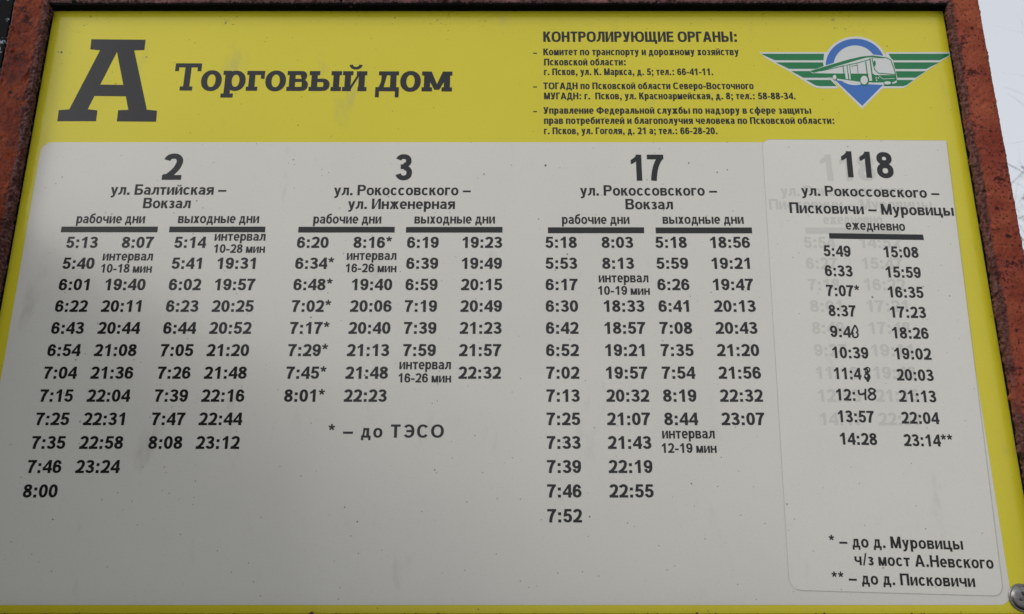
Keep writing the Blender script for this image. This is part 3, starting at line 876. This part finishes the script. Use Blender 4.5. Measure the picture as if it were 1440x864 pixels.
# ------------------------------------------------------------------ rusty frame rails
def rail(name, mat, p0, p1, inner, width, label=None, seed=0.0, crust_in=1.0, y0=YF, depth=.0065):
    """steel bar from p0 to p1 (world x, z: the inner front edge); inner = unit direction from the edge outward over the face"""
    d = Vector((p1[0] - p0[0], p1[1] - p0[1])); L = d.length; d /= L
    o = Vector(inner)
    r = .0022
    prof = [(0.0, depth), (0.0, depth * .5)]
    prof += [(r - r * math.cos(a), r - r * math.sin(a)) for a in [i * PI / 2 / 5 for i in range(6)]]
    k = max(8, int(width / .0008))
    prof += [(r + (width - 2 * r) * i / k, 0.0) for i in range(1, k)]
    prof += [(width - r + r * math.sin(a), r - r * math.cos(a)) for a in [i * PI / 2 / 5 for i in range(6)]]
    prof += [(width, depth * .5), (width, depth)]
    m = max(2, int(L / .0008))
    V, Fc, C = [], [], []
    for i in range(m + 1):
        s_ = L * i / m
        for (a, b) in prof:
            q = Vector((p0[0], p0[1])) + d * s_ + o * a
            P = Vector((q.x, y0 + b, q.y))
            S = P + Vector((seed, seed * .7, seed * .3))
            cl = noise.fractal(S * 28, 1.0, 2.0, 3) * .5 + .5
            edge = math.exp(-(a / (width * .20)) ** 2) * crust_in + .55 * math.exp(-((width - a) / .004) ** 2)
            crust = min(1.0, max(0.0, edge * (.35 + 1.25 * cl) + max(0, cl - .80) * 1.2))
            f1 = noise.voronoi(S * 300)[0][0]
            f2 = noise.voronoi(S * 150 + Vector((3, 1, 2)))[0][0]
            f3 = noise.voronoi(S * 75 + Vector((9, 1, 2)))[0][0]
            dome = lambda f, k: math.sqrt(max(0.0, 1 - f * k))
            bump = crust * (.0013 * dome(f1, 2.0) + .0021 * dome(f2, 2.6)) + .0002 * noise.noise(S * 120)
            if noise.cell(S * 9) > .1:
                bump += .0017 * dome(f3, 4.4)
            bump -= .0009 * max(0.0, noise.noise(S * 95 + Vector((5, 5, 5))) - .35) * 3      # flaked hollows
            # outward direction of the profile
            ax = -1.0 if a < r and b > r else (1.0 if a > width - r and b > r else 0.0)
            if ax:
                P.x += ax * o.x * bump; P.z += ax * o.y * bump
            else:
                P.y -= bump
            V.append(P); C.append(crust)
    n_ = len(prof)
    for i in range(m):
        for j in range(n_ - 1):
            Fc.append((i * n_ + j, i * n_ + j + 1, (i + 1) * n_ + j + 1, (i + 1) * n_ + j))
    Fc.append(tuple(range(n_))); Fc.append(tuple(m * n_ + j for j in range(n_ - 1, -1, -1)))
    me = mesh(name, V, Fc, True)
    bm = bmesh.new(); bm.from_mesh(me); bmesh.ops.recalc_face_normals(bm, faces=bm.faces); bm.to_mesh(me); bm.free()
    at_ = me.attributes.new('crust', 'FLOAT', 'POINT'); at_.data.foreach_set('value', C)
    ob = link(name, me, M[mat], sign)
    if label: ob['label'] = label
    return ob
zlo, zhi = ZB - .06, ZT + .05
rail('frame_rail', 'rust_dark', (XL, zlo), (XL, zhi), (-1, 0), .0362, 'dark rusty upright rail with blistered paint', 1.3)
rail('frame_rail', 'rust', (XR, zlo), (XR, zhi), (1, 0), .0325, 'orange red rusty upright rail with black pits', 5.1)
rail('frame_rail', 'rust_purple', (XL - .002, ZT + .0018), (XR + .002, ZT + .0018), (0, 1), .035, 'purple brown top rail of the frame', 9.7, 1.0, YF + .001, .0035)
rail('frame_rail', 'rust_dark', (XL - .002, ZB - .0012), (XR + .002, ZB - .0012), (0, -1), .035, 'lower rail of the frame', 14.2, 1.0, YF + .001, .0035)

def box(name, x0, x1, y0, y1, z0, z1, mat, parent, bevel=0.0):
    bm = bmesh.new(); bmesh.ops.create_cube(bm, size=1.0)
    for v in bm.verts:
        v.co = Vector((x0 if v.co.x < 0 else x1, y0 if v.co.y < 0 else y1, z0 if v.co.z < 0 else z1))
    if bevel:
        bmesh.ops.bevel(bm, geom=bm.edges[:], offset=bevel, segments=2, affect='EDGES')
    me = bpy.data.meshes.new(name); bm.to_mesh(me); bm.free()
    return link(name, me, mat, parent)
# shade of the gap between rails and panel, put in as near-black strips
G = .0008
box('gap_shade', XL - .02, XR + .02, -.0100, .0005, ZT, ZT + .02, M['shade_black'], sign)
box('gap_shade', XL - .02, XR + .02, -.0078, .0005, ZB - .02, ZB - G, M['shade_black'], sign)
box('gap_shade', XL - .02, XL - G, -.0055, .0005, ZB - .019, ZT + .019, M['shade_black'], sign)
box('gap_shade', XR + G, XR + .02, -.0055, .0005, ZB - .019, ZT + .019, M['shade_black'], sign)
# posts that carry the frame
box('post', XL - .085, XL - .046, .004, .034, 0, ZT + .25, M['flaky'], sign, .003)
box('post', XR + .006, XR + .034, .0042, .034, 0, ZT + .02, M['darksteel'], sign, .003)
box('back_plate', XL - .03, XR + .03, .0045, .007, ZB - .02, ZT + .02, M['darksteel'], sign)
box('bracket', XL - .052, XL - .02, .006, .016, ZT - .1, ZT - .06, M['darksteel'], sign)
box('bracket', XL - .052, XL - .02, .006, .016, ZB + .06, ZB + .1, M['darksteel'], sign)

# cross-head screw on a washer
sx, sz = at(1436.5, 840.5)
R0, NN = .0112, 56
V, Fc, idx = [], [], {}
def head(u, v):
    r = math.hypot(u, v)
    if r > R0: return None
    hgt = .0012 if r > .0092 else .0012 + .0034 * math.sqrt(max(0, 1 - (r / .0096) ** 2)) + .0006
    c_, s_ = math.cos(.35), math.sin(.35)
    a, b = u * c_ + v * s_, -u * s_ + v * c_
    if (abs(a) < .00115 and abs(b) < .0050) or (abs(b) < .00115 and abs(a) < .0050):
        hgt -= .0030 * min(1.0, max(0.0, 1.6 - r / .0034))
    return hgt
for i in range(NN + 1):
    for j in range(NN + 1):
        u, v = (-1 + 2 * i / NN), (-1 + 2 * j / NN)
        k = 1.0
        m_ = max(abs(u), abs(v)); l_ = math.hypot(u, v)
        if l_ > 0: u, v = u * m_ / l_, v * m_ / l_
        u *= R0 * .9999; v *= R0 * .9999
        V.append((sx + u, -.0003 - head(u, v), sz + v))
for i in range(NN):
    for j in range(NN):
        q = i * (NN + 1) + j
        Fc.append((q, q + NN + 1, q + NN + 2, q + 1))
rim = [i * (NN + 1) for i in range(NN + 1)] + [NN * (NN + 1) + j for j in range(1, NN + 1)] + [i * (NN + 1) + NN for i in range(NN - 1, -1, -1)] + [j for j in range(NN - 1, 0, -1)]
b0 = len(V)
V += [(V[i][0], .0005, V[i][2]) for i in rim]
for k in range(len(rim)):
    k2 = (k + 1) % len(rim)
    Fc.append((rim[k], rim[k2], b0 + k2, b0 + k))
me = mesh('screw', V, Fc, True)
bm = bmesh.new(); bm.from_mesh(me); bmesh.ops.recalc_face_normals(bm, faces=bm.faces); bm.to_mesh(me); bm.free()
link('screw', me, M['steel'], sign)

# ------------------------------------------------------------------ unseen wall added beside the sign to shade its lower left
sw = bpy.data.objects.new('shade_wall', None)
COL.objects.link(sw)
sw.location = (-.60, -.8, 0)
bpy.context.view_layer.update()
sw['label'] = 'dark sheet metal wall added out of view at right angles to the sign to shade it'
sw['category'] = 'wall'
bm = bmesh.new()
pr = []
y = -.05
while y > -1.50:
    pr += [(-.61, y), (-.585, y - .02), (-.585, y - .08), (-.61, y - .10)]
    y -= .12
vs1 = [bm.verts.new((a, b, .12)) for a, b in pr]; vs2 = [bm.verts.new((a, b, 1.80)) for a, b in pr]
for i in range(len(pr) - 1):
    bm.faces.new((vs1[i], vs1[i + 1], vs2[i + 1], vs2[i]))
me = bpy.data.meshes.new('sheet'); bm.to_mesh(me); bm.free()
sh = link('sheet', me, M['wall'], sw)
sm = sh.modifiers.new('thickness', 'SOLIDIFY'); sm.thickness = .002
for yy in (-.035, -1.52):
    box('post', -.625, -.578, yy - .025, yy + .025, 0, 1.84, M['darksteel'], sw, .003)
box('top_rail', -.622, -.580, -1.494, -.061, 1.79, 1.83, M['darksteel'], sw, .003)

# ------------------------------------------------------------------ bare tree behind, seen against the sky
tree = bpy.data.objects.new('bare_tree', None)
COL.objects.link(tree)
tree.location = (5.2, 6.0, 0)
bpy.context.view_layer.update()
tree['label'] = 'bare winter tree with thin twigs against the pale sky'
tree['category'] = 'tree'
rnd = random.Random(11)
def tube(V, Fc, path, rads, k=5):
    b = len(V)
    for i, p in enumerate(path):
        t = (path[min(i + 1, len(path) - 1)] - path[max(i - 1, 0)]).normalized()
        u = t.orthogonal().normalized(); w = t.cross(u)
        for j in range(k):
            a = 2 * PI * j / k
            V.append(p + (u * math.cos(a) + w * math.sin(a)) * rads[i])
    for i in range(len(path) - 1):
        for j in range(k):
            Fc.append((b + i * k + j, b + i * k + (j + 1) % k, b + (i + 1) * k + (j + 1) % k, b + (i + 1) * k + j))
def grow(V, Fc, p, d, length, r, lvl):
    n = 7
    path, rads = [p.copy()], [r]
    for i in range(n):
        d = (d + Vector((rnd.gauss(0, .11), rnd.gauss(0, .11), rnd.gauss(.02, .09)))).normalized()
        p = p + d * length / n
        path.append(p.copy()); rads.append(r * (1 - .75 * (i + 1) / n))
    tube(V, Fc, path, rads, 6 if lvl < 2 else 4)
    if lvl < 4:
        for c in range((6, 6, 5, 4)[lvl]):
            i = rnd.randint(2, n)
            ax = Vector((rnd.gauss(0, 1), rnd.gauss(0, 1), rnd.gauss(0, .6))).normalized()
            nd = ((path[i] - path[i - 1]).normalized() + ax * .95).normalized()
            grow(V, Fc, path[i], nd, length * rnd.uniform(.45, .7), rads[i] * .62, lvl + 1)
V, Fc = [], []
tube(V, Fc, [Vector((5.2, 6, -.1)), Vector((5.22, 6, .8)), Vector((5.15, 6.05, 1.8)), Vector((5.2, 6, 2.8))], [.17, .13, .115, .10], 10)
link('trunk', mesh('trunk', V, Fc, True), M['bark'], tree)
V, Fc = [], []
for k in range(7):
    a = k * 2 * PI / 7 + .3
    grow(V, Fc, Vector((5.2, 6, 2.2 + .09 * k)), Vector((math.cos(a), math.sin(a), .55 + .1 * (k % 3))).normalized(), 2.1, .045, 1)
cr = link('crown', mesh('crown', V, Fc, True), M['bark'], tree)
